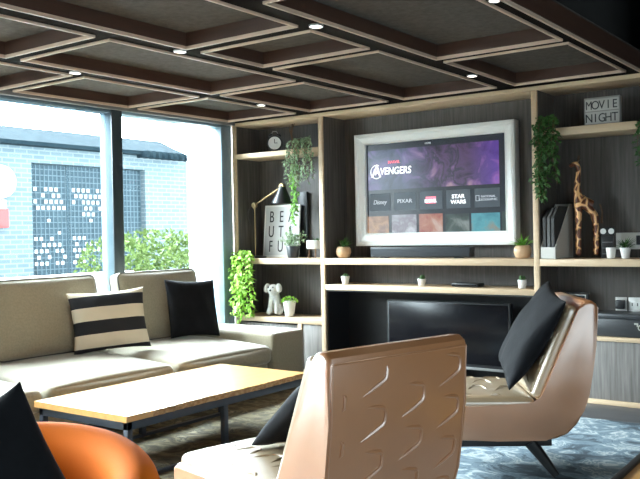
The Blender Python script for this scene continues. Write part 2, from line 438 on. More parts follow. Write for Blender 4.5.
for (x0, x1), rw in zip(cols, rows):
    for y0, y1 in rw:
        n += 1; w = .013
        bm = bmesh.new()
        box(bm, x0, x0+w, y0, y1, ZC, ZC+.02); box(bm, x1-w, x1, y0, y1, ZC, ZC+.02)
        box(bm, x0+w, x1-w, y0, y0+w, ZC, ZC+.02); box(bm, x0+w, x1-w, y1-w, y1, ZC, ZC+.02)
        t = struct(finish(bm, 'trim_%d' % n, trimw, smooth=False))
        bm = bmesh.new(); a = ZC+.02; b = 2.55; w = .014
        box(bm, x0, x0+w, y0, y1, a, b); box(bm, x1-w, x1, y0, y1, a, b)
        box(bm, x0+w, x1-w, y0, y0+w, a, b); box(bm, x0+w, x1-w, y1-w, y1, a, b)
        finish(bm, 'coffer_lining', lining, t, smooth=False)
bm = bmesh.new(); box(bm, XE-.012, XE, -3.0, YF+.02, ZC, ZC+.02)
t = struct(finish(bm, 'trim_%d' % (n+1), trimw, smooth=False))
bx('fascia', lining, XE-.012, XE+.004, -3.0, YF+.02, ZC+.02, 2.59, t, 0)
bm = bmesh.new(); box(bm, -5.9, 3.2, -3.2, 6.95, 3.2, 3.3)
struct(finish(bm, 'ceiling_upper', voidm, smooth=False))
bm = bmesh.new(); box(bm, -1.64, 3.0, YF+.02, 6.72, 2.47, 3.2)
struct(finish(bm, 'wall_north_upper', voidm, smooth=False))

# recessed downlights in the channels
lampm = mat('lamp_diffuser', (1., .93, .82), .4, emit=6)
spot_at = [(-4.685, 3.64, 'leftmost recessed ceiling downlight, above the left window pane'),
           (-3.68, 3.64, 'middle one of the three recessed downlights in the row crossing the ceiling'),
           (-2.68, 3.68, 'right-hand one of the three recessed downlights in the row crossing the ceiling'),
           (-4.685, 5.60, 'recessed ceiling downlight above the alarm clock shelf, near the window corner'),
           (-2.68, 5.60, 'recessed ceiling downlight above the right part of the white television frame'),
           (-1.713, 3.84, 'recessed downlight at the free right edge of the coffered ceiling')]
for k, (x, y, lab) in enumerate(spot_at):
    t = thing('recessed_downlight', lab, 'ceiling light', (x, y, zc0), 0, 'recessed ceiling downlights')
    r = .04 if k < 5 else .03
    bm = bmesh.new(); lathe(bm, [(r*.8, -.001), (r*.8, -.010), (r*.95, -.014), (r, -.010), (r, -.001)]); finish(bm, 'trim_ring', silver, t)
    bm = bmesh.new(); lathe(bm, [(0, -.007), (r*.8, -.007), (r*.8, -.003), (0, -.003)]); finish(bm, 'diffuser', lampm, t)
    ld = bpy.data.lights.new('downlight_beam', 'SPOT'); ld.energy = 8; ld.color = (1, .83, .62); ld.spot_size = 1.9; ld.spot_blend = .8; ld.shadow_soft_size = .035
    lo = bpy.data.objects.new('downlight_beam', ld); C.objects.link(lo); lo.parent = t; lo.location = (0, 0, -.03)

# carpet
bm = bmesh.new(); box(bm, XW+.06, 2.9, -2.9, 5.78, .0, .012)
tag(finish(bm, 'carpet', carpetm, smooth=False), 'large abstract blue, grey and brown carpet under the seating', 'carpet')

# ------------------------------------------------------------------ shelving wall (built-in)
sh = thing('shelving_unit', 'full-height built-in shelving wall in pale ash and grey veneer', 'shelving', (0, 0, 0))
T = .048
ups = [(-5.68, -5.635), (-4.604, -4.556), (-2.524, -2.478), (-1.47, -1.424)]
for a, b in ups: bx('upright', ash, a, b, YF, YB+.02, 0, ZC-.03, sh)
bx('top_rail', ashx, -5.68, XE+.02, YF-.006, YB+.02, ZC-.03, ZC+.003, sh)
for (a, b) in ((-5.635, -4.604), (-4.556, -2.524), (-2.478, -1.47)):
    bx('back_panel', veneer, a, b, YB, YB+.02, 0, ZC-.03, sh, 0)
def shelf(x0, x1, z, th=T, d=0): return bx('shelf', ashx, x0, x1, YF+d, YB, z-th, z, sh)
# veneer linings on the inner sides of the uprights
for x, s in ((-5.635, 1), (-4.604, -1), (-4.556, 1), (-2.524, -1), (-2.478, 1), (-1.47, -1)):
    bx('side_lining', veneer, min(x, x+s*.006), max(x, x+s*.006), YF+.02, YB, .04, ZC-.03, sh, 0)
shelf(-5.635, -4.604, 2.140); shelf(-5.635, -4.604, 1.096, .056); shelf(-5.635, -4.604, .522, .05)
shelf(-4.556, -2.524, 1.096, .056); shelf(-4.556, -2.524, .853)
shelf(-2.478, -1.47, 1.096, .056); shelf(-2.46, -1.725, 2.112, .06, .02); shelf(-2.478, -1.47, .511, .032)
bx('plinth', ashx, -2.478, -1.47, YF, YB, .0, .036, sh); bx('plinth', ashx, -5.635, -4.604, YF, YB, .0, .036, sh)
bx('divider', ash, -4.888, -4.842, YF, YB, .036, .472, sh)
bx('cabinet_door', veneer_lit, -2.474, -1.474, YF+.012, YF+.03, .038, .478, sh, .002)
bx('cabinet_door', veneer_lit, -5.63, -4.892, YF+.03, YF+.048, .04, .455, sh, .002)
bx('cabinet_door', veneer_lit, -4.838, -4.608, YF+.012, YF+.03, .04, .47, sh, .002)
bm = bmesh.new()                                    # black-painted niche round the lower television
box(bm, -4.549, -2.531, YB-.012, YB-.002, .01, .804); box(bm, -4.549, -4.540, YF+.025, YB-.012, .01, .804)
box(bm, -2.540, -2.531, YF+.025, YB-.012, .01, .804); box(bm, -4.540, -2.540, YF+.012, YB-.012, .792, .804)
box(bm, -4.540, -2.540, YF+.012, YB-.012, .0, .012)
finish(bm, 'niche_lining', blackp, sh, smooth=False)

# ------------------------------------------------------------------ televisions
tv = thing('framed_television', 'wall-mounted television in a wide white picture frame, menu on screen', 'television', (-3.583, 6.605, 1.205))
W2, H2 = .80, 1.045
iw0, iw1, iz0, iz1 = -.69, .705, .117, .945
def frame_ring(bm, o, i, y0o, y0i, y1):
    (ox0, ox1, oz0, oz1), (ix0, ix1, iz0_, iz1_) = o, i
    def ring(x0, x1, z0, z1, y): return [bm.verts.new(p) for p in ((x0, y, z0), (x1, y, z0), (x1, y, z1), (x0, y, z1))]
    R = [ring(ox0, ox1, oz0, oz1, y1), ring(ox0, ox1, oz0, oz1, y0o)]
    for f, y in ((.12, y0o-.006), (.3, y0o-.008), (.42, y0o+.004), (.8, y0o+.012), (.92, y0o+.008), (1., y0o+.016), (1., y0i)):
        R.append(ring(ox0+(ix0-ox0)*f, ox1+(ix1-ox1)*f, oz0+(iz0_-oz0)*f, oz1+(iz1_-oz1)*f, y))
    for a, b in zip(R, R[1:]):
        for k in range(4): bm.faces.new((a[k], a[(k+1) % 4], b[(k+1) % 4], b[k]))
bm = bmesh.new(); frame_ring(bm, (-W2, W2, 0, H2), (iw0, iw1, iz0, iz1), -.01, .035, .083)
fr = finish(bm, 'picture_frame', whitep, tv, smooth=False)
scm = picmat('menu_backdrop', [(.3, (.010, .014, .022)), (.7, (.022, .030, .042))], 2.0, .45)
sc = bx('screen', scm, iw0-.01, iw1+.01, .03, .075, iz0-.01, iz1+.01, tv, 0)
SW, SH = iw1-iw0, iz1-iz0
def sx(u): return iw0+u*SW
def sz(v): return iz0+v*SH
def card(name, m, u0, u1, v0, v1, y=.027):
    return bx(name, m, sx(u0), sx(u1), y, .031, sz(v0), sz(v1), sc, 0)
def heromat():
    m = bpy.data.materials.new('hero_picture'); m.use_nodes = True
    n = m.node_tree.nodes; L = m.node_tree.links; b = n['Principled BSDF']
    tc = n.new('ShaderNodeTexCoord'); t = n.new('ShaderNodeTexNoise'); t.inputs['Scale'].default_value = 5.5; t.inputs['Detail'].default_value = 5; t.inputs['Distortion'].default_value = .7
    L.new(tc.outputs['Object'], t.inputs['Vector'])
    def ramp(st):
        r = n.new('ShaderNodeValToRGB'); e = r.color_ramp.elements
        e[0].position, e[0].color = st[0][0], (*st[0][1], 1); e[1].position, e[1].color = st[-1][0], (*st[-1][1], 1)
        for p, c in st[1:-1]: q = e.new(p); q.color = (*c, 1)
        L.new(t.outputs['Fac'], r.inputs['Fac']); return r
    ra = ramp([(.3, (.015, .02, .045)), (.5, (.06, .075, .15)), (.62, (.13, .10, .26)), (.75, (.22, .2, .4))])
    rb = ramp([(.3, (.02, .018, .03)), (.46, (.10, .05, .14)), (.52, (.03, .03, .05)), (.6, (.17, .085, .22)), (.7, (.42, .25, .32))])
    rc = ramp([(.3, (.06, .02, .22)), (.5, (.13, .06, .34)), (.62, (.30, .12, .44)), (.75, (.12, .10, .55))])
    sp = n.new('ShaderNodeSeparateXYZ'); L.new(tc.outputs['Object'], sp.inputs[0])
    def mix(x0, x1, A, B):
        mr = n.new('ShaderNodeMapRange'); mr.inputs['From Min'].default_value = x0; mr.inputs['From Max'].default_value = x1
        L.new(sp.outputs['X'], mr.inputs['Value'])
        mx = n.new('ShaderNodeMix'); mx.data_type = 'RGBA'; L.new(mr.outputs['Result'], mx.inputs[0]); L.new(A, mx.inputs[6]); L.new(B, mx.inputs[7]); return mx.outputs[2]
    c = mix(.35, .6, mix(-.3, .05, ra.outputs[0], rb.outputs[0]), rc.outputs[0])
    b.inputs['Base Color'].default_value = (.01, .01, .01, 1); b.inputs['Roughness'].default_value = .2
    L.new(c, b.inputs['Emission Color']); b.inputs['Emission Strength'].default_value = .46
    return m
hero = heromat()
card('hero_picture', hero, .012, .955, .485, .93)
lit = mat('screen_white', (.9, .9, .92), .4, emit=0.465)
litd = mat('screen_grey', (.55, .56, .6), .4, emit=0.217)
litr = mat('screen_pink_red', (.85, .16, .22), .4, emit=0.372)
text('title_lettering', 'AVENGERS', lit, .092, sx(.205), .0255, sz(.655), sc, sx=.86, bold=.0015, shear=.12)
text('title_initial', 'A', lit, .17, sx(.075), .0252, sz(.630), sc, sx=.9, bold=.002, shear=.12)
bm = bmesh.new()                                    # ring round the initial
pts = [(sx(.078)+.062*math.cos(a), .0258, sz(.69)+.062*math.sin(a)) for a in [PI*.35+2*PI*.72*k/24 for k in range(25)]]
tube(bm, pts, .004, 6); finish(bm, 'title_ring', lit, sc)
text('small_lettering', 'MARVEL', litr, .035, sx(.215), .0255, sz(.775), sc, bold=.001)
text('menu_bar', 'HOME', litd, .022, sx(.47), .0255, sz(.955), sc)
tilem = mat('menu_tile', (.025, .034, .044), .4, emit=0.310)
us = [(.020, .180), (.210, .372), (.402, .565), (.595, .760), (.790, .955)]
names = ['Disney', 'PIXAR', 'MARVEL', 'STAR\nWARS', 'NATIONAL\nGEOGRAPHIC']
for k, ((a, b), s) in enumerate(zip(us, names)):
    card('menu_tile', tilem, a, b, .25, .445)
    x = sx((a+b)/2)
    if k == 0: text('tile_lettering', s, litd, .058, x, .0255, sz(.325), sc, sx=.9, shear=.25)
    if k == 1: text('tile_lettering', s, litd, .05, x, .0255, sz(.33), sc, sx=1.15)
    if k == 2:
        card('tile_plate', litr, a+.045, b-.045, .31, .385, .0265)
        text('tile_lettering', s, lit, .042, x, .0245, sz(.322), sc, sx=.8, bold=.001)
    if k == 3: text('tile_lettering', s, lit, .048, x, .0255, sz(.355), sc, sx=1.1, bold=.001)
    if k == 4:
        text('tile_lettering', s, litd, .027, x+.012, .0255, sz(.35), sc)
        bm = bmesh.new()
        for q in ((0, .004, 0, .05), (.03, .034, 0, .05), (0, .034, 0, .004), (0, .034, .046, .05)):
            box(bm, x-.105+q[0], x-.105+q[1], .0255, .027, sz(.315)+q[2], sz(.315)+q[3])
        finish(bm, 'tile_mark', litd, sc, smooth=False)
thumbs = [[(.3, (.20, .10, .05)), (.5, (.45, .26, .14)), (.7, (.16, .10, .10))],
          [(.3, (.40, .42, .46)), (.5, (.22, .20, .24)), (.7, (.62, .64, .68))],
          [(.3, (.30, .05, .05)), (.5, (.45, .22, .15)), (.7, (.6, .5, .45))],
          [(.3, (.015, .02, .02)), (.52, (.05, .08, .07)), (.75, (.3, .34, .33))],
          [(.3, (.05, .22, .28)), (.5, (.10, .36, .42)), (.72, (.34, .22, .12))]]
us = [(.0, .165), (.19, .375), (.395, .565), (.585, .75), (.765, .955)]
for k, (a, b) in enumerate(us): card('thumbnail', picmat('thumbnail_%d' % k, thumbs[k], 7, .5, .6, k*3.7), a, b, .0, .19+.01*(k in (1, 2)))
card('thumbnail', picmat('thumbnail_5', thumbs[3], 5, .5, .6, 31), .968, 1.0, .0, .2)

t2 = thing('black_television', 'large switched-off black flat television standing in the low black niche', 'television', (-3.40, 6.52, 0.016))
bx('bezel', blackpl, -.60, .59, -.015, .03, .14, .70, t2, .006)
bx('screen', screenb, -.58, .57, -.0185, -.010, .175, .685, t2, .001)
bx('lower_bezel', silver, -.60, .59, -.022, -.010, .128, .150, t2, .002)
bx('stand', blackpl, -.09, .09, -.005, .02, .01, .16, t2); bx('foot', blackpl, -.26, .26, -.11, .11, 0, .012, t2, .004)

sb = thing('soundbar', 'long charcoal soundbar on the shelf below the framed television', 'soundbar', (-3.611, 6.45, 1.098))
bx('housing', blackpl, -.5, .5, -.035, .045, .006, .096, sb, .008); bx('grille', speaker_cloth, -.492, .492, -.042, -.034, .014, .088, sb, .003)
bx('foot', blackpl, -.4, -.34, -.03, .04, 0, .008, sb, 0); bx('foot', blackpl, .34, .4, -.03, .04, 0, .008, sb, 0)
mb = thing('media_box', 'flat black media box on the narrow shelf below the soundbar', 'media player', (-3.165, 6.46, .855))
bx('case', blackpl, -.12, .12, -.07, .07, .003, .032, mb, .004); bx('front_strip', screenb, -.11, .11, -.072, -.069, .008, .022, mb, 0)

# ------------------------------------------------------------------ potted plants
def pot_prof(r0, r1, h, wall=.007): return [(0, 0), (r0*.9, 0), (r0, .004), (r1, h-.004), (r1-.002, h), (r1-wall, h), (r0-wall, h*.5), (0, h*.5)]
def potted(name, label, loc, r0, r1, h, potm, leafm, kind, fh, seed, group=None, prof=None, cat='potted plant'):
    t = thing(name, label, cat, loc, 0, group); r = random.Random(seed)
    bm = bmesh.new(); lathe(bm, prof or pot_prof(r0, r1, h)); finish(bm, 'pot', potm, t)
    bm = bmesh.new(); lathe(bm, [(0, h*.8), (r1*.85, h*.8), (r1*.85, h*.86), (0, h*.9)]); finish(bm, 'soil', soil, t)
    bm = bmesh.new(); base = Vector((0, 0, h*.86))
    if kind == 'spiky':                              # rosette of pointed leaves
        for k in range(34):
            a = r.uniform(0, 2*PI); e = r.uniform(.25, 1.45)
            d = Vector((math.cos(a)*math.cos(e), math.sin(a)*math.cos(e), math.sin(e)))
            leaf(bm, base+Vector((d.x, d.y, 0))*r1*.3, d, Vector((0, 0, 1)), fh*r.uniform(.65, 1.1), fh*.16)
    elif kind == 'bushy':
        for k in range(20):
            a = r.uniform(0, 2*PI); e = r.uniform(.5, 1.5)
            d = Vector((math.cos(a)*math.cos(e), math.sin(a)*math.cos(e), math.sin(e))); ln = fh*r.uniform(.6, 1)
            tube(bm, [base, base+d*ln*.5+Vector((0, 0, .01)), base+d*ln], .0015, 4)
            for q in range(9):
                p = base+d*ln*(.25+.75*q/8)
                leaf(bm, p, d*.5+rv(r), Vector((0, 0, 1)), r.uniform(.03, .055), .022)
    elif kind == 'cactus':
        for k in range(3):
            a = k*2.1+r.random(); c = Vector((math.cos(a), math.sin(a), 0))*r1*.4
            hh = fh*r.uniform(.55, 1); rr = r1*.34
            lathe(bm, [(rr*.7, h*.8), (rr, h*.8+hh*.35), (rr*.95, h*.8+hh*.7), (rr*.5, h*.8+hh*.95), (0, h*.8+hh)], 10, c)
            for q in range(14):
                d = rv(r); d.z = abs(d.z)*.7; leaf(bm, c+Vector((d.x*rr*.9, d.y*rr*.9, h*.8+hh*(.3+.6*r.random()))), d, Vector((0, 0, 1)), .018, .006)
    elif kind == 'dome':
        for k in range(140):
            d = rv(r); d.z = abs(d.z); p = Vector((d.x*r1*1.1, d.y*r1*1.1, h*.9+d.z*fh*.8))
            leaf(bm, p, d, rv(r), .022, .013)
    finish(bm, 'foliage', leafm, t, smooth=False)
    return t
S1 = 1.098
potted('potted_herb', 'bushy grey-green plant in a black pot in front of the letter print', (-5.006, 6.42, S1), .052, .064, .115, blackpl, leafg, 'bushy', .20, 3)
# low white trough on small legs
t = thing('footed_planter', 'low wide white planter on little dark legs with sparse greenery', 'potted plant', (-4.79, 6.50, S1))
bm = bmesh.new(); lathe(bm, [(0, .085), (.080, .085), (.086, .09), (.088, .165), (.082, .168), (.076, .16), (.074, .11), (0, .11)]); finish(bm, 'pot', whitec, t)
for a in (.6, 2.2, 3.7, 5.3):
    bm = bmesh.new(); tube(bm, [(.07*math.cos(a), .07*math.sin(a), 0), (.06*math.cos(a), .06*math.sin(a), .09)], .006, 8); finish(bm, 'leg', twigm, t)
bm = bmesh.new(); lathe(bm, [(0, .14), (.076, .14), (.076, .15), (0, .153)]); finish(bm, 'soil', soil, t)
bm = bmesh.new(); r = random.Random(4)
for k in range(36):
    a = r.uniform(0, 2*PI); e = r.uniform(.3, 1.3); q = r.uniform(0, .05)
    leaf(bm, Vector((q*math.cos(a), q*math.sin(a), .148)), Vector((math.cos(a)*math.cos(e), math.sin(a)*math.cos(e), math.sin(e))), Vector((0, 0, 1)), r.uniform(.03, .065), .009)
finish(bm, 'foliage', leafd, t, smooth=False)
wp = [(0, 0), (.045, 0), (.06, .015), (.072, .05), (.068, .085), (.055, .103), (.05, .105), (.047, .1), (.05, .06), (0, .06)]
g = 'round pale wooden pots on the shelf under the television'
potted('wooden_pot_plant', 'spiky green plant in a round pale wooden pot left of the soundbar', (-4.430, 6.45, S1), .06, .055, .105, woodpot, leafd, 'spiky', .118, 5, g, wp)
potted('wooden_pot_plant', 'spiky green plant in a round pale wooden pot right of the soundbar', (-2.655, 6.42, S1), .06, .055, .105, woodpot, leafb, 'spiky', .115, 6, g, wp)
g = 'small white pots on the narrow shelf below the soundbar'
potted('cactus_pot', 'small white cactus pot at the left end of the narrow shelf', (-4.395, 6.42, .855), .03, .042, .075, whitec, leafd, 'cactus', .055, 7, g)
potted('cactus_pot', 'small white cactus pot in the middle of the narrow shelf', (-3.588, 6.42, .855), .028, .038, .062, whitec, leafd, 'cactus', .05, 8, g)
potted('cactus_pot', 'small white cactus pot at the right end of the narrow shelf', (-2.665, 6.42, .855), .03, .037, .07, whitec, leafd, 'cactus', .065, 9, g)
potted('moss_pot', 'white tapered pot with low green mound beside the dog figurine', (-5.085, 6.45, .524), .045, .064, .15, whitec, leafy, 'dome', .06, 10)
t = thing('empty_pot', 'small plain cream pot between black ornament and succulent', 'pot', (-1.952, 6.42, S1))
bm = bmesh.new(); lathe(bm, pot_prof(.029, .037, .082)); finish(bm, 'pot', whitec, t)
bm = bmesh.new(); lathe(bm, [(0, .06), (.031, .06), (.031, .065), (0, .068)]); finish(bm, 'soil', soil, t)
potted('succulent_pot', 'dark spiky succulent in a small white pot before the switch plate', (-1.845, 6.42, S1), .028, .040, .082, whitec, leafd, 'spiky', .10, 12)

# trailing plants
def trailing(name, label, loc, strands, leafm, L, W, seed, spread, pot=None, dens=.014, top=0., group=None):
    """strands: (x, y, length) hung from loc"""
    t = thing(name, label, 'trailing plant', loc, 0, group); r = random.Random(seed)
    vb = bmesh.new(); lb = bmesh.new()
    for x, y, ln in strands:
        p = Vector((x*.35, y*.35+.05, top)); q = Vector((x, y, top*.4)); pts = [p, (p+q)/2+Vector((0, 0, .03)), q]
        n = max(3, int(ln/.05)); ph = r.uniform(0, 6)
        for k in range(1, n+1):
            pts.append(Vector((x+.014*math.sin(k*.9+ph), y+.012*math.cos(k*.8+ph), -ln*k/n)))
        tube(vb, pts, .0022, 5)
        tot = ln+.08; m = int(tot/dens)
        for k in range(m):
            f = k/m*(len(pts)-1); i = int(f); p = pts[i].lerp(pts[min(i+1, len(pts)-1)], f-i)
            d = rv(r); d.z = d.z*.6-.5; d.y -= .25
            leaf(lb, p+rv(r)*spread*r.random(), d, rv(r)*.4+Vector((0, -.6, .7)), L*r.uniform(.7, 1.2), W*r.uniform(.8, 1.2))
    finish(vb, 'vine', twigm if leafm is not leafb else leafd, t); finish(lb, 'foliage', leafm, t, smooth=False)
    if pot:
        bm = bmesh.new(); lathe(bm, pot_prof(*pot), c=(0, .07, 0)); finish(bm, 'pot', blackpl, t)
    return t
r = random.Random(21)
trailing('hanging_plant', 'lush lime-green plant hanging beside the window over the sofa arm', (-5.545, 6.29, 1.115),
         [(r.uniform(-.105, .125), r.uniform(-.06, -.012), r.uniform(.42, .62)) for k in range(15)], leafy, .062, .024, 22, .028, (.035, .045, .03), .0095, .03)
trailing('hanging_plant', 'bushy green plant trailing from the left end of the floating shelf', (-2.385, 6.31, 2.125),
         [(r.uniform(-.085, .09), r.uniform(-.045, -.0), r.choice((.25, .38, .45, .56))) for k in range(13)], leafd, .055, .026, 23, .028, (.035, .045, .05), .011, .06)
trailing('hanging_plant', 'wispy grey-green plant trailing over the clock shelf edge', (-4.80, 6.30, 2.15),
         [(r.uniform(-.15, .15), r.uniform(-.03, -.0), r.uniform(.12, .38)) for k in range(20)], leafg, .042, .016, 24, .026, (.035, .05, .05), .011, .07)
t = trailing('hanging_plant', 'narrow bright-green strand hanging behind the desk lamp', (-4.945, 6.40, 1.97),
         [(r.uniform(-.03, .03), r.uniform(-.02, .02), r.uniform(.4, .62)) for k in range(4)], leafb, .045, .020, 25, .022, None, .010, .0)
bm = bmesh.new(); tube(bm, [(0, .02, -.01), (0, .02, .118)], .003, 6); finish(bm, 'hook', blackpl, t)
trailing('hanging_plant', 'dark hanging plant at the right edge, off the end of the floating shelf', (-1.60, 6.36, 2.10),
         [(r.uniform(-.115, .1), r.uniform(-.03, .03), r.uniform(.25, .5)) for k in range(9)], leafd, .05, .024, 26, .028, None, .013, .0)
bm = bmesh.new(); tube(bm, [(-1.60, 6.40, 2.09), (-1.60, 6.40, 2.41)], .003, 6)
o = finish(bm, 'hanger_rod', blackpl); o.parent = bpy.data.objects['hanging_plant.004'] if 'hanging_plant.004' in bpy.data.objects else None
o.location = (1.60, -6.36, -2.10)
t = thing('dried_twig', 'bare brown forked twig standing upright beside the alarm clock', 'twig', (-5.055, 6.5, 2.142))
bm = bmesh.new()
tube(bm, [(0, 0, 0), (.012, 0, .08), (-.004, 0, .17), (.010, 0, .27)], [.011, .010, .009, .006], 7)
tube(bm, [(-.004, 0, .15), (-.025, .005, .2), (-.022, 0, .25)], [.007, .006, .004], 6); tube(bm, [(.005, 0, .22), (.035, 0, .27)], [.006, .004], 6)
finish(bm, 'branch', twigm, t)
bm = bmesh.new(); lathe(bm, [(0, 0), (.03, 0), (.03, .008), (0, .01)]); finish(bm, 'base', twigm, t)

# ------------------------------------------------------------------ left bay objects
ck = thing('alarm_clock', 'round twin-bell alarm clock on the top left shelf', 'clock', (-5.27, 6.50, 2.144), .55)
RX = Matrix.Rotation(PI/2, 3, 'X')
bm = bmesh.new(); lathe(bm, [(0, -.03), (.06, -.03), (.074, -.02), (.078, .02), (.074, .028), (.066, .028), (.064, .02), (0, .02)], 32, (0, 0, .095), RX); finish(bm, 'case', blackpl, ck)
bm = bmesh.new(); lathe(bm, [(0, .021), (.064, .021), (.064, .023), (0, .023)], 32, (0, 0, .095), RX); fc = finish(bm, 'face', whitec, ck)
bm = bmesh.new(); box(bm, -.003, .003, -.026, -.0235, .093, .135); box(bm, 0, .03, -.026, -.0235, .092, .098); finish(bm, 'hands', ink, fc, smooth=False)
for s in (-1, 1):
    bm = bmesh.new(); lathe(bm, [(.026, 0), (.022, .014), (.010, .022), (0, .024)], 18, (s*.038, 0, .168), Matrix.Rotation(s*.5, 3, 'Y')); finish(bm, 'bell', blackpl, ck)
    bm = bmesh.new(); tube(bm, [(s*.035, 0, .04), (s*.055, 0, 0)], [.006, .008], 8); finish(bm, 'foot', blackpl, ck)
bm = bmesh.new(); tube(bm, [(-.03, 0, .19), (-.02, 0, .212), (.02, 0, .212), (.03, 0, .19)], .003, 6); finish(bm, 'handle', silver, ck)

lp = thing('desk_lamp', 'black articulated desk lamp with brass joints leaning over the letter print', 'lamp', (-5.47, 6.44, S1))
bm = bmesh.new(); lathe(bm, [(0, 0), (.085, 0), (.09, .006), (.088, .016), (.02, .022), (0, .022)], c=(0, 0, 0)); finish(bm, 'base', blackpl, lp)
bm = bmesh.new(); tube(bm, [(-.03, 0, .015), (-.03, 0, .5)], .0055, 10); finish(bm, 'post', brass, lp)
J = Vector((-.03, 0, .53))
bm = bmesh.new(); lathe(bm, [(0, -.02), (.026, -.02), (.03, 0), (.026, .02), (0, .02)], 16, J, RX); lathe(bm, [(.012, -.04), (.014, 0), (0, .01)], 12, J); finish(bm, 'joint', brass, lp)
E1 = Vector((.355, -.03, .70))
bm = bmesh.new(); tube(bm, [J, E1], .008, 10); tube(bm, [J+Vector((0, .014, .012)), E1+Vector((0, .014, .012))], .003, 6); finish(bm, 'arm', brass, lp)
bm = bmesh.new(); tube(bm, [J, J+Vector((-.05, 0, -.01)), J+Vector((-.085, 0, -.05)), J+Vector((-.09, 0, -.12)), J+Vector((-.07, .01, -.2))], .003, 6); finish(bm, 'cable', blackpl, lp)
bm = bmesh.new(); lathe(bm, [(0, -.022), (.028, -.022), (.034, 0), (.028, .022), (0, .022)], 16, E1, RX); finish(bm, 'knuckle', brass, lp)
bm = bmesh.new(); Msh = Matrix.Rotation(.05, 3, 'Y')
lathe(bm, [(.012, .02), (.03, .015), (.045, -.02), (.062, -.06), (.098, -.135), (.104, -.15), (.099, -.15), (.058, -.062), (.04, -.02), (0, -.005)], 28, E1+Vector((-.0, 0, -.015)), Msh)
finish(bm, 'lamp_shade', blackpl, lp)
bm = bmesh.new(); lathe(bm, [(0, -.05), (.014, -.06), (.026, -.085), (.02, -.108), (0, -.116)], 14, E1+Vector((-.0, 0, -.015)), Msh); finish(bm, 'bulb', whitec, lp)

lt = thing('letter_print', 'white framed letter print leaning behind the desk lamp', 'picture', (-5.285, 6.575, S1))
lt.rotation_euler = (-.10, 0, 0)
bx('frame', whitep, -.225, .225, -.01, .012, 0, .53, lt, .003); bx('sheet', paperw, -.205, .205, -.013, -.009, .02, .51, lt, 0)
for k, s in enumerate(('BEA', 'UTI', 'FUL')):
    for q, ch in enumerate(s): text('letter', ch, ink, .165, -.125+.125*q, -.0145, .355-.15*k, lt, sx=.66, bold=.0)
tag(bx('black_board', blackpl, -5.11, -5.00, 6.655, 6.675, S1, 1.75, None, .003), 'slim black board standing behind the letter print and plant', 'board').rotation_euler = (0, 0, 0)

dg = thing('dog_figurine', 'pale textured sitting puppy figurine on the lower left shelf', 'figurine', (-5.27, 6.45, .527), .35)
V = [(0, .03, .10), (0, .01, .17), (0, -.015, .235), (0, -.05, .265), (0, -.095, .25),
     (.05, .02, .05), (.055, -.045, .02), (-.05, .02, .05), (-.055, -.045, .02),
     (.032, -.03, .14), (.036, -.055, .05), (.036, -.07, .014), (-.032, -.03, .14), (-.036, -.055, .05), (-.036, -.07, .014), (0, .09, .05), (0, .12, .09)]
Ed = [(0, 1), (1, 2), (2, 3), (3, 4), (0, 5), (5, 6), (0, 7), (7, 8), (1, 9), (9, 10), (10, 11), (1, 12), (12, 13), (13, 14), (0, 15), (15, 16)]
Rr = [.062, .055, .046, .072, .036, .042, .026, .042, .026, .026, .021, .023, .026, .021, .023, .018, .012]
bd = skin('body', V, Ed, Rr, dogst, dg, 2)
for s in (-1, 1):
    skin('ear', [(s*.045, -.04, .318), (s*.068, -.052, .278), (s*.070, -.06, .225)], [(0, 1), (1, 2)], [.024, .032, .028], dogst, dg, 2)
bm = bmesh.new()
for p, q in (((.024, -.119, .285), .008), ((-.024, -.119, .285), .008), ((0, -.131, .255), .011)):
    bmesh.ops.create_icosphere(bm, subdivisions=2, radius=q, matrix=Matrix.Translation(p))
finish(bm, 'eyes_and_nose', ink, dg)

# ------------------------------------------------------------------ right bay objects
def magfile(label, loc, rz):
    t = thing('magazine_file', label, 'magazine file', loc, rz); w = .062; d = .15
    bm = bmesh.new()
    prof = [(-d, 0), (d, 0), (d, .43), (d-.05, .43), (-d, .09)]
    for y0, y1 in ((-w, -w+.004), (w-.004, w)): prism(bm, prof, y0, y1)
    box(bm, d-.004, d, -w, w, 0, .43); box(bm, -d, -d+.004, -w, w, 0, .09); box(bm, -d, d, -w, w, 0, .004)
    finish(bm, 'case', filew, t, smooth=False)
    for k, m in enumerate((folderg, folderl, folderg)):
        bm = bmesh.new(); y = -w+.014+.036*k
        prism(bm, [(-d+.012, .006), (d-.012, .006), (d-.012, .41-.012*k), (-d+.095, .41-.012*k), (-d+.012, .32)], y, y+.024)
        finish(bm, 'folder', m, t, smooth=False)
    return t
magfile('white magazine file holding dark folders, between the upright and the giraffe', (-2.385, 6.46, S1), PI/2-.12)

gf = thing('giraffe_figurine', 'tall spotted wooden giraffe figurine on the right-hand shelf', 'figurine', (-2.16, 6.50, S1), .45)
V = [(0, 0, .42), (-.055, 0, .45), (.06, 0, .40), (-.068, 0, .53), (-.062, 0, .62), (-.052, 0, .70), (-.075, 0, .745), (-.125, 0, .715),
     (-.06, .028, .36), (-.065, .032, .2), (-.065, .034, .02), (-.06, -.028, .36), (-.065, -.032, .2), (-.065, -.034, .02),
     (.06, .028, .34), (.07, .032, .2), (.065, .034, .02), (.06, -.028, .34), (.07, -.032, .2), (.065, -.034, .02)]
Ed = [(0, 1), (0, 2), (1, 3), (3, 4), (4, 5), (5, 6), (6, 7), (1, 8), (8, 9), (9, 10), (1, 11), (11, 12), (12, 13), (2, 14), (14, 15), (15, 16), (2, 17), (17, 18), (18, 19)]
Rr = [.046, .047, .042, .029, .022, .019, .025, .014, .026, .019, .019, .026, .019, .019, .028, .019, .019, .028, .019, .019]
skin('body', V, Ed, Rr, giraffem, gf, 2)
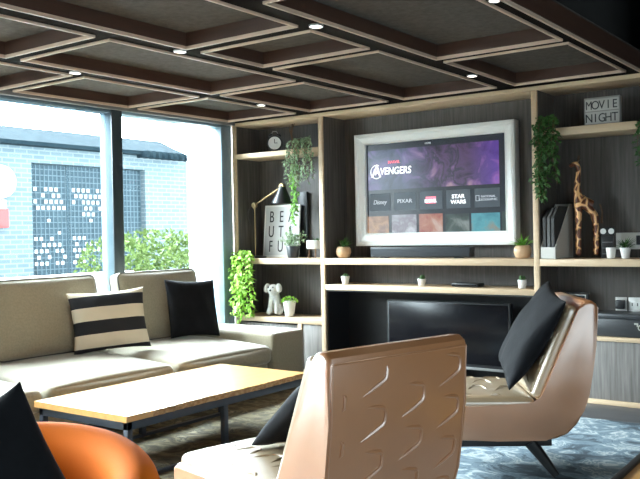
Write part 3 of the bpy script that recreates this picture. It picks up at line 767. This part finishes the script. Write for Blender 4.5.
for s in (-1, 1):
    bm = bmesh.new(); tube(bm, [(-.058, s*.012, .76), (-.05, s*.018, .80)], [.006, .005], 8); finish(bm, 'horn', twigm, gf)
    bm = bmesh.new(); leaf(bm, Vector((-.055, s*.02, .755)), Vector((.3, s, .25)), Vector((0, 0, 1)), .045, .024); finish(bm, 'ear', giraffem, gf)
bm = bmesh.new(); tube(bm, [(.1, 0, .42), (.118, 0, .36), (.112, 0, .27)], [.007, .006, .009], 8); finish(bm, 'tail', twigm, gf)

cb = thing('shelf_ornament', 'black upright ornament with two pale round discs beside the giraffe', 'ornament', (-2.005, 6.515, S1), .15)
bx('body', blackpl, -.045, .045, -.012, .012, 0, .17, cb, .003)
bx('top_bar', blackpl, -.05, .05, -.014, .014, .175, .235, cb, .004)
for x in (-.03, .03):
    bm = bmesh.new(); lathe(bm, [(0, .014), (.022, .014), (.022, .02), (0, .02)], 20, (x, 0, .206), RX); finish(bm, 'disc', whitec, cb)
for k in range(3):
    bx('pale_line', mat('chalk_grey', (.25, .26, .27), .7), -.038, .038, -.0135, -.0115, .03+.045*k, .034+.045*k, cb, 0)

lb = thing('lightbox_sign', 'white cinema lightbox sign with black letters on the floating shelf', 'sign', (-2.005, 6.45, 2.114))
lbm = mat('lightbox_panel', (.46, .45, .41), .5)
bx('case', mat('lightbox_frame', (.27, .26, .24), .5), -.136, .136, -.02, .025, 0, .215, lb, .004)
for k, s in enumerate(('MOVIE', 'NIGHT')):
    z = .112-.098*k
    bx('letter_panel', lbm, -.126, .126, -.0225, -.0195, z, z+.09, lb, .001)
    for q, ch in enumerate(s): text('letter', ch, ink, .092, -.098+.049*q, -.0235, z+.012, lb, sx=.86 if ch != 'M' else .72)

t = thing('switch_plate', 'white switch plate with dark rocker behind the succulent', 'switch', (-1.88, YB-.001, 1.225))
bx('plate', whitec, -.11, .11, -.012, -.001, -.065, .065, t, .003)
bx('rocker', ink, .045, .075, -.016, -.011, -.03, .042, t, .002); bx('slot', ink, -.08, -.03, -.0135, -.0115, -.035, -.02, t, 0)
t = thing('wall_socket', 'white wall socket with a black charger plugged in', 'socket', (-1.96, YB, .73))
bx('plate', whitec, -.045, .045, -.010, -.001, -.055, .055, t, .003); p = bx('charger', blackpl, -.034, .034, -.055, -.0105, -.034, .034, t, .005)
bm = bmesh.new(); tube(bm, [(-.02, -.03, -.03), (-.03, -.035, -.07), (-.05, -.04, -.09)], .003, 6); finish(bm, 'cord', whitec, t)
t = thing('wall_socket', 'plain white wall socket plate at the right, above the black box', 'socket', (-1.855, YB, .73))
bx('plate', whitec, -.05, .05, -.010, -.001, -.055, .055, t, .003)
for x in (-.02, .02): bx('pin_hole', folderl, x-.004, x+.004, -.0115, -.0098, -.012, .012, t, 0)

bxs = thing('storage_box', 'long black storage box with pale emblem on the low right shelf', 'box', (-1.80, 6.44, .513))
bx('body', blackpl, -.265, .265, -.09, .16, 0, .135, bxs, .006); bx('lid', mat('box_lid', (.028, .03, .034), .35), -.272, .272, -.097, .167, .136, .172, bxs, .006)
bm = bmesh.new(); pts = [(.075+.016*math.cos(a), -.0925, .075+.018*math.sin(a)) for a in [2*PI*k/16 for k in range(17)]]
tube(bm, pts, .004, 6); box(bm, .030, .058, -.0935, -.0905, .098, .110); box(bm, .048, .058, -.0935, -.0905, .082, .1)
finish(bm, 'emblem', mat('emblem_pale', (.5, .48, .42), .4), bxs)
t = thing('picture_frame', 'black framed picture with silver inner edge behind the right armchair', 'picture', (-2.325, 6.58, .516))
t.rotation_euler = (-.08, 0, 0)
bm = bmesh.new()
for q in ((-.14, .14, .288, .31), (-.14, .14, 0, .022), (-.14, -.118, .022, .288), (.118, .14, .022, .288)): box(bm, q[0], q[1], -.012, .01, q[2], q[3], .002)
finish(bm, 'frame', blackpl, t)
bm = bmesh.new()
for q in ((-.118, .118, .280, .288), (-.118, .118, .022, .03), (-.118, -.11, .03, .28), (.11, .118, .03, .28)): box(bm, q[0], q[1], -.010, .006, q[2], q[3])
finish(bm, 'inner_edge', silver, t, smooth=False)
bx('glazing', mat('dark_photo', (.03, .04, .05), .15), -.11, .11, -.004, .004, .03, .28, t, 0)

# ------------------------------------------------------------------ sofa
so = thing('sofa', 'long deep taupe fabric sofa with wide arms along the window', 'sofa', (0, 0, 0))
XB, XF = -5.58, -4.41
bm = bmesh.new(); puffy(bm, (XF-XB-.1)/2, 1.9, .09, .03, M=Matrix.Translation(((XB+XF)/2-.02, 3.5, .19))); finish(bm, 'base', sofaf, so)
bm = bmesh.new(); puffy(bm, .09, 2.0, .35, .04, M=Matrix.Translation((XB+.03, 3.72, .46))); finish(bm, 'back_frame', sofaf, so)
for y0, y1 in ((5.37, 5.80), (1.2, 1.64)):
    bm = bmesh.new(); puffy(bm, (XF-XB)/2-.005, (y1-y0)/2, .205, .035, (0, .0, 0, 0, 0, .01), Matrix.Translation(((XB+XF)/2, (y0+y1)/2, .30))); finish(bm, 'arm', sofaf, so)
for y0, y1 in ((4.27, 5.36), (3.165, 4.255), (1.65, 3.15)):
    bm = bmesh.new(); puffy(bm, .515, (y1-y0)/2-.004, .075, .055, (.01, .025, .0, .0, 0, .045), Matrix.Translation((-4.915, (y0+y1)/2, .352)) @ Matrix.Rotation(math.radians(2.2), 4, 'Y')); finish(bm, 'seat_cushion', sofaf, so)
def rrect(hy, hz, r, n=5):
    P = []
    for cy, cz, a0 in ((hy-r, hz-r, 0), (-hy+r, hz-r, 90), (-hy+r, -hz+r, 180), (hy-r, -hz+r, 270)):
        P += [(cy+r*math.cos(math.radians(a0+90*k/n)), cz+r*math.sin(math.radians(a0+90*k/n))) for k in range(n+1)]
    return P
for y0, y1 in ((4.53, 5.43), (3.37, 4.31), (1.8, 3.15)):
    M = Matrix.Translation((-5.36, (y0+y1)/2, .745)) @ Matrix.Rotation(math.radians(-10), 4, 'Y')
    hy = (y1-y0)/2
    bm = bmesh.new(); puffy(bm, .075, hy, .29, .05, (0, .05, 0, 0, 0, .008), M); bc = finish(bm, 'back_cushion', sofaf, so)
    for xx in (-.05, .05):
        bm = bmesh.new(); P = [M @ Vector((xx, a, b)) for a, b in rrect(hy-.004, .286, .05)]
        tube(bm, P+[P[0]], .006, 6, False); finish(bm, 'piping', piping, bc)
for x in (XB+.1, XF-.12):
    for y in (1.35, 5.65):
        bm = bmesh.new(); tube(bm, [(x, y, .012), (x, y, .105)], [.02, .026], 12); finish(bm, 'leg', legm, so)

pillow('striped_cushion', stripem, .60, .17, (-5.06, 4.20, .70), (math.radians(2), math.radians(-14), math.radians(-22)), 3, .47)
tag(bpy.data.objects['striped_cushion'], 'black and cream striped cushion leaning on the sofa back', 'cushion')
tag(pillow('black_cushion', velvetb, .50, .17, (-5.08, 5.11, .715), (math.radians(-3), math.radians(-14), math.radians(-10)), 5), 'black velvet cushion on the sofa seat beside the right arm', 'cushion')

# ------------------------------------------------------------------ coffee table
x0, x1, y0, y1 = -4.26, -3.45, 2.965, 4.56
ct = thing('coffee_table', 'long low wooden coffee table with dark steel frame by the sofa', 'coffee table', ((x0+x1)/2, (y0+y1)/2, .012))
hx, hy = (x1-x0)/2, (y1-y0)/2
bm = bmesh.new(); n = 60; r = random.Random(9)
ring = [(-hx, -hy), (hx, -hy)]; edge = []
for k in range(n+1):
    v = -hy+2*hy*k/n; edge.append((hx+(.006*math.sin(v*7)+r.uniform(-.006, .004) if 6 < k < n else 0), v))
ring = [(-hx, hy), (-hx, -hy)]+edge
a = [bm.verts.new((x, y, .333)) for x, y in ring]; b = [bm.verts.new((x+(-.012 if x > hx-.03 else 0), y, .375-.012)) for x, y in ring]
a = [bm.verts.new((x, y, .368)) for x, y in ring]; a2 = [bm.verts.new((x*.985 if x > 0 else x, y, .333)) for x, y in ring]
for v in b: bm.verts.remove(v)
for v in [v for v in bm.verts if not v.link_edges and v not in a and v not in a2]: bm.verts.remove(v)
bm.faces.new(a); bm.faces.new(a2[::-1])
for k in range(len(ring)):
    f = bm.faces.new((a[k], a[(k+1) % len(ring)], a2[(k+1) % len(ring)], a2[k]))
    if 8 < k < len(ring)-2: f.material_index = 1
finish(bm, 'tabletop', [tablew, barkedge], ct, smooth=False)
bm = bmesh.new(); q = .035
for X0, X1, Y0, Y1 in ((-hx+.02, hx-.02, -hy+.02, -hy+.02+q), (-hx+.02, hx-.02, hy-.02-q, hy-.02), (-hx+.02, -hx+.02+q, -hy+.02, hy-.02), (hx-.02-q, hx-.02, -hy+.02, hy-.02)):
    box(bm, X0, X1, Y0, Y1, .285, .332, .002)
finish(bm, 'apron', steelb, ct)
for X in (-hx+.02, hx-.02-q):
    for Y in (-hy+.02, -.02, hy-.02-q):
        bx('leg', steelb, X, X+q, Y, Y+q, 0, .286, ct, .002)
for X in (-hx+.02, hx-.02-q): bx('floor_rail', steelb, X, X+q, -hy+.02+q, hy-.02-q, 0, .02, ct, .002)

# ------------------------------------------------------------------ armchairs
SEATZ = .40
prof = [(-.67, .30), (-.668, .375), (-.64, .395), (-.3, .388), (-.03, .385), (.0, .395), (.03, .44), (.225, .882), (.24, .915), (.262, .932), (.30, .934), (.325, .916), (.333, .885),
        (.318, .70), (.295, .54), (.278, .44), (.25, .36), (.215, .29), (.165, .238), (.11, .215), (.05, .206), (-.2, .204), (-.60, .215), (-.65, .24)]
HW = .333
def zig(bm, P, W, H, r):
    """stitched broken-hexagon lines: P maps panel (u, v) in metres to a point"""
    for u, off in ((-.265, .09), (-.08, .16), (.105, .105), (.29, .175)):
        v = H-off+.15
        while v > -.05:
            pts = [(u-.088, v+.010), (u-.045, v+.006), (u-.012, v), (u-.002, v-.010), (u-.001, v-.024), (u-.003, v-.048), (u-.012, v-.060), (u-.06, v-.082), (u-.108, v-.104)]
            pts = [(p, q) for p, q in pts if .012 < q < H-.012 and abs(p) < W/2-.006]
            if len(pts) > 3: tube(bm, [P(p, q) for p, q in pts], [.001]+[r]*(len(pts)-2)+[.001], 7)
            v -= .152
def armchair(label, loc, rz):
    t = thing('armchair', label, 'armchair', loc, rz, 'bronze leather armchairs')
    bm = bmesh.new(); prism(bm, prof, -HW, HW, .018, 3)
    # outer back face seams and quilting
    a, b = Vector((.285, 0, .42)), Vector((.347, 0, .92)); d = (b-a)
    def P(u, v):                                   # follows the bend of the outer back
        z = .36+v; xs = [(.25, .36), (.278, .44), (.295, .54), (.318, .70), (.333, .885), (.336, .95)]
        for (xa, za), (xb, zb) in zip(xs, xs[1:]):
            if z <= zb: break
        f = (z-za)/(zb-za); return Vector((xa+(xb-xa)*f-.001, u, z))
    zig(bm, P, .61, .53, .0078); sh_ = finish(bm, 'shell', leather, t, ang=32)
    bm = bmesh.new()
    for s in (-1, 1): tube(bm, [(x, s*(HW-.012), z) for x, z in ((.331, .895), (.318, .70), (.295, .54), (.278, .44), (.25, .36))], .004, 6)
    tube(bm, [(.331, -HW+.012, .896), (.332, 0, .897), (.331, HW-.012, .896)], .004, 6)
    finish(bm, 'seam', leather, sh_)
    M = Matrix.Translation((-.325, 0, .392)) @ Matrix.Rotation(math.radians(.5), 4, 'Y')
    bm = bmesh.new(); puffy(bm, .332, HW-.022, .035, .03, (0, 0, 0, 0, 0, .028), M)
    def Q(u, v): 
        x, y = v-.655, u; fx = 1-((x+.325)/.332)**2; fy = 1-(y/(HW-.022))**2
        return Vector((x, y, .425+.028*max(0, fx*fy)**.6))
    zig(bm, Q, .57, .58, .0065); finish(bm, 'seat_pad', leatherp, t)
    ang = math.atan2(.205, .49)
    M = Matrix.Translation((.110, 0, .662)) @ Matrix.Rotation(ang, 4, 'Y')
    bm = bmesh.new(); puffy(bm, .035, HW-.022, .265, .03, (.022, 0, 0, 0, 0, 0), M)
    def R_(u, v):
        w = v-.27; f = max(0, (1-(u/(HW-.022))**2)*(1-(w/.265)**2))
        return M @ Vector((-.036-.022*f, u, w))
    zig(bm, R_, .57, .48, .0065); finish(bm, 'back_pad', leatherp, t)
    bm = bmesh.new()
    for s in (-1, 1): box(bm, -.60, .09, s*.265-.022, s*.265+.022, .166, .207, .003)
    for x in (-.54, .0): box(bm, x-.02, x+.02, -.244, .244, .175, .206, .003)
    finish(bm, 'base_frame', legm, t)
    for s in (-1, 1):
        for xa, xb in ((-.52, -.63), (-.02, .11)):
            bm = bmesh.new(); tube(bm, [(xa, s*.265, .185), (xb, s*.285, .010)], [.036, .02], 10); finish(bm, 'leg', legm, t)
    return t
ZF = .018
ac = armchair('bronze leather armchair in front, seen from behind, quilted outer back', (-1.770, 2.541, ZF), math.radians(-14))
dup(ac, (-1.86, 4.463, ZF), math.radians(34), 'bronze leather armchair at right, seen side-on with black cushion')
def on_chair(t, lx, ly, z):
    p = Matrix.Rotation(t.rotation_euler.z, 4, 'Z') @ Vector((lx, ly, 0)); return (t.location.x+p.x, t.location.y+p.y, z)
tag(pillow('black_cushion', velvetb, .44, .14, on_chair(ac, -.27, .12, .625), (0, math.radians(50), ac.rotation_euler.z), 11), 'black cushion on the front armchair, mostly hidden by its back', 'cushion')
ac2 = bpy.data.objects['armchair.001']
tag(pillow('black_cushion', velvetb, .56, .16, on_chair(ac2, .035, -.05, .755), (math.radians(9), math.radians(31), math.radians(34)), 12), 'black cushion leaning in the right armchair seen side-on', 'cushion')

# orange tub chair in the near left corner
oc = thing('tub_chair', 'orange velvet tub chair in the near left corner', 'armchair', (-1.885, 1.163, .016), math.radians(-54))
def tub(bm, r_in, r_out, zb):
    """a horseshoe shell open towards local +x, its rim falling from the back to the arms"""
    n = 40; rings = []
    for k in range(n+1):
        a = math.radians(48+264*k/n); c = abs(k/n-.5)*2
        zt = .785-.20*(c**2.2)
        sec = []
        for q in range(13):
            b = PI*q/12; mid = (r_in+r_out)/2; h = (r_out-r_in)/2
            sec.append((mid+h*math.cos(b), zt-h+h*math.sin(b)))
        sec = [(r_out, zb)]+sec+[(r_in, zb)]
        rings.append([bm.verts.new((rr*math.cos(a), rr*math.sin(a), z)) for rr, z in sec])
    for A, B in zip(rings, rings[1:]):
        m = len(A)
        for k in range(m): bm.faces.new((A[k], A[(k+1) % m], B[(k+1) % m], B[k]))
    bm.faces.new(rings[0]); bm.faces.new(rings[-1][::-1])
bm = bmesh.new(); tub(bm, .31, .43, .16); finish(bm, 'shell', orange, oc)
bm = bmesh.new(); lathe(bm, [(0, .2), (.28, .2), (.295, .24), (.295, .38), (.27, .42), (0, .435)], 36, (.03, 0, 0)); finish(bm, 'seat', orange, oc)
for a in (45, 135, 225, 315):
    bm = bmesh.new(); ca, sa = math.cos(math.radians(a)), math.sin(math.radians(a)); tube(bm, [(.25*ca, .25*sa, .21), (.30*ca, .30*sa, 0)], [.02, .012], 10); finish(bm, 'leg', legm, oc)
tag(pillow('black_cushion', velvetb, .45, .16, (-1.84, 1.128, .68), (math.radians(-31), math.radians(12), math.radians(126)), 14), 'large black cushion on the orange tub chair, near left corner', 'cushion')

# low table cut by the lower right corner
st = thing('side_table', 'low golden wood side table with dark rim in the lower right corner', 'side table', (-.715, 3.45, .018), math.radians(1.5))
bm = bmesh.new(); box(bm, -.25, .25, -.42, .42, .325, .352); finish(bm, 'tabletop', tablew, st, smooth=False)
bm = bmesh.new()
for q in ((-.28, .28, -.45, -.42), (-.28, .28, .42, .45), (-.28, -.25, -.42, .42), (.25, .28, -.42, .42)): box(bm, *q, .31, .362, .003)
finish(bm, 'rim', legm, st)
for X in (-.27, .245):
    for Y in (-.44, .415): bx('leg', legm, X, X+.025, Y, Y+.025, 0, .312, st, .002)

# ------------------------------------------------------------------ outside the window
paving = mat('pale_paving', (.5, .51, .5), .9, var=((.52, .53, .52), (1, 1, 1), .3, .7))
bm = bmesh.new(); box(bm, -45, -5.9, -30, 45, -.3, -.1); struct(finish(bm, 'floor_outside', paving, smooth=False))
struct(bx('wall_terrace', mat('white_render', (.82, .83, .83), .8, var=((.77, .78, .78), (2, 2, 2), .3, .7)), -7.75, -7.55, -6, 6.65, -.1, .935, None, .01))
tag(bx('white_pillar', MATS['white_render'], -6.72, -5.96, 6.72, 7.6, -.1, 4.2, None, .01), 'broad white rendered pillar outside, right of the window view', 'pillar')
bd = thing('brick_building', 'long low pale brick building with dark tiled roof outside the window', 'building', (0, 0, 0))
bm = bmesh.new(); box(bm, -13.5, -12, -4, 8.40, -.1, 2.87); box(bm, -13.5, -12, 10.88, 12.0, -.1, 2.87); box(bm, -13.5, -12, 8.40, 10.88, 2.60, 2.87); box(bm, -13.5, -12.25, 8.4, 10.88, -.1, 2.6)
finish(bm, 'wall', brick, bd, smooth=False)
bm = bmesh.new()
prism(bm, [(-11.75, 2.86), (-11.75, 2.92), (-12.5, 3.24), (-13.6, 3.24), (-13.6, 2.86)], -4, 11.75)
finish(bm, 'roof', mat('blue_grey_tiles', (.010, .020, .027), .95, spec=.05, var=((.02, .034, .042), (3, 12, 12), .35, .65)), bd, smooth=False)
for k in range(9):
    bx('rafter_end', MATS['blue_grey_tiles'], -11.9, -11.62, 10.6+.15*k, 10.66+.15*k, 2.80, 2.92, bd, 0)
gt = thing('metal_gate', 'dark blue double mesh gate set in the brick wall outside', 'gate', (-12.06, 8.42, -.1))
gm = mat('gate_blue', (.020, .045, .06), .8, var=((.035, .065, .085), (6, 6, 6), .3, .7)); gw = mat('gate_wire', (.085, .125, .15), .7)
glit = mat('gate_pale_plate', (.6, .63, .64), .6)  # pale squares stand in for light passing through the gate's perforations
for k, (a, b) in enumerate(((0, .74), (.78, 2.44))):
    p = bx('gate_leaf', gm, -.10, -.06, a, b, .02, 2.69, gt, 0)
    bm = bmesh.new()
    for q in range(26): box(bm, -.06, -.045, a, b, .1+.1*q, .115+.1*q)
    q = a+.04
    while q < b: box(bm, -.06, -.048, q, q+.014, .02, 2.69); q += .085
    finish(bm, 'wire_mesh', gw, p, smooth=False)
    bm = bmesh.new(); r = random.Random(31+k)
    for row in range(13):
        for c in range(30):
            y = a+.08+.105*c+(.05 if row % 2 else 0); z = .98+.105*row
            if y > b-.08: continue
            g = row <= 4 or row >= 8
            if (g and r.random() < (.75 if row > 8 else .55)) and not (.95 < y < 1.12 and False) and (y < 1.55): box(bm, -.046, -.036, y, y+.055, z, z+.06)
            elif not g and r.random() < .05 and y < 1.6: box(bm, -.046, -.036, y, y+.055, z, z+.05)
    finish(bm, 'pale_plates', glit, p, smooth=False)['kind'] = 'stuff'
bx('post', gm, -.10, -.04, .74, .78, .02, 2.69, gt, 0)
t = thing('round_lamp', 'white round wall lamp on the brick wall at the left edge', 'lamp', (-11.995, 7.80, 2.26))
MY = Matrix.Rotation(PI/2, 3, 'Y')
bm = bmesh.new(); lathe(bm, [(0, .005), (.2, .005), (.26, .03), (.26, .07), (.2, .11), (0, .13)], 32, M=MY); finish(bm, 'diffuser', whitec, t)
bm = bmesh.new(); lathe(bm, [(0, 0), (.27, 0), (.27, .02), (0, .02)], 32, M=MY); finish(bm, 'mounting_ring', silver, t)
t = thing('red_alarm_box', 'red box with white top on the brick wall, below the round lamp', 'alarm box', (-11.995, 7.72, 1.54))
bx('body', mat('signal_red', (.62, .06, .06), .5), 0.001, .12, -.14, .16, -.02, .28, t, .01); bx('cover', whitec, 0.001, .13, -.12, .12, .28, .42, t, .01)
bush = thing('shrub', 'rounded bright yellow-green shrub outside behind the mullion', 'shrub', (-9.0, 8.15, -.1))
bm = bmesh.new(); r = random.Random(41)
blobs = [(0, -.55, .95, .5), (.05, .0, 1.0, .52), (0, .5, 1.0, .5), (-.1, .95, .92, .5), (0, .2, .6, .7), (0, -.5, .55, .6), (0, .8, .55, .6)]
for k in range(5200):
    x, y, z, R0 = r.choice(blobs); d = rv(r)
    p = Vector((x, y, z))+d*R0*(.78+.24*r.random()**.5)
    if p.z > .05: leaf(bm, p, d+rv(r)*.9, rv(r), r.uniform(.06, .10), .045)
finish(bm, 'foliage', mat('shrub_leaf', (.115, .16, .045), .7, spec=.2, var=((.05, .09, .02), (9, 9, 9), .35, .65)), bush, smooth=False)
bm = bmesh.new()
for k in range(9):
    a = k*.7; tube(bm, [(0, -.6+.17*k, 0), (.1*math.cos(a), -.65+.18*k, .5), (.2*math.cos(a), -.7+.19*k, 1.0)], [.02, .015, .008], 6)
finish(bm, 'stems', twigm, bush)

# ------------------------------------------------------------------ light, camera, view
SKY_E, SKY_W = 3.4, 46.0
w = bpy.data.worlds.new('overcast_sky'); S.world = w; w.use_nodes = True
nt = w.node_tree; bg = nt.nodes['Background']; bg.inputs[0].default_value = (.86, .95, 1., 1)
tc = nt.nodes.new('ShaderNodeTexCoord'); dt = nt.nodes.new('ShaderNodeVectorMath'); dt.operation = 'DOT_PRODUCT'      # overcast sky, brightest in the west
dt.inputs[1].default_value = (-.90, .0, .43); nt.links.new(tc.outputs['Generated'], dt.inputs[0])
mr = nt.nodes.new('ShaderNodeMapRange'); mr.interpolation_type = 'SMOOTHSTEP'; mr.inputs['From Min'].default_value = .42; mr.inputs['From Max'].default_value = 1.0
mr.inputs['To Min'].default_value = SKY_E; mr.inputs['To Max'].default_value = SKY_W
nt.links.new(dt.outputs['Value'], mr.inputs['Value']); nt.links.new(mr.outputs['Result'], bg.inputs[1])
def portal(loc, rot, sx_, sy_):
    l = bpy.data.lights.new('window_portal', 'AREA'); l.shape = 'RECTANGLE'; l.size = sx_; l.size_y = sy_; l.cycles.is_portal = True
    o = bpy.data.objects.new('window_portal', l); C.objects.link(o); o.location = loc; o.rotation_euler = rot
portal((XW-.2, 1.6, 1.28), (0, -PI/2, 0), 2.3, 9.1)
portal((3.25, 0, 1.47), (0, PI/2, 0), 2.25, 5.2)

yaw, pit, rol, F = math.radians(-36.077), math.radians(-.426), math.radians(-1.133), 836.6
f = Vector((math.sin(yaw)*math.cos(pit), math.cos(yaw)*math.cos(pit), math.sin(pit)))
r0 = Vector((math.cos(yaw), -math.sin(yaw), 0)); u0 = r0.cross(f)
rr = r0*math.cos(rol)+u0*math.sin(rol); uu = rr.cross(f)
cd = bpy.data.cameras.new('camera'); cam = bpy.data.objects.new('camera', cd); C.objects.link(cam)
cd.sensor_fit = 'HORIZONTAL'; cd.sensor_width = 36; cd.lens = 36*F/640; cd.clip_start = .05
M = Matrix((rr, uu, -f)).transposed().to_4x4(); M.translation = Vector((0, 0, 1.332)); cam.matrix_world = M
S.camera = cam
S.view_settings.view_transform = 'Standard'; S.view_settings.look = 'None'; S.view_settings.gamma = 1
S.view_settings.use_curve_mapping = False; S.view_settings.exposure = 1.0
S.cycles.use_denoising = True
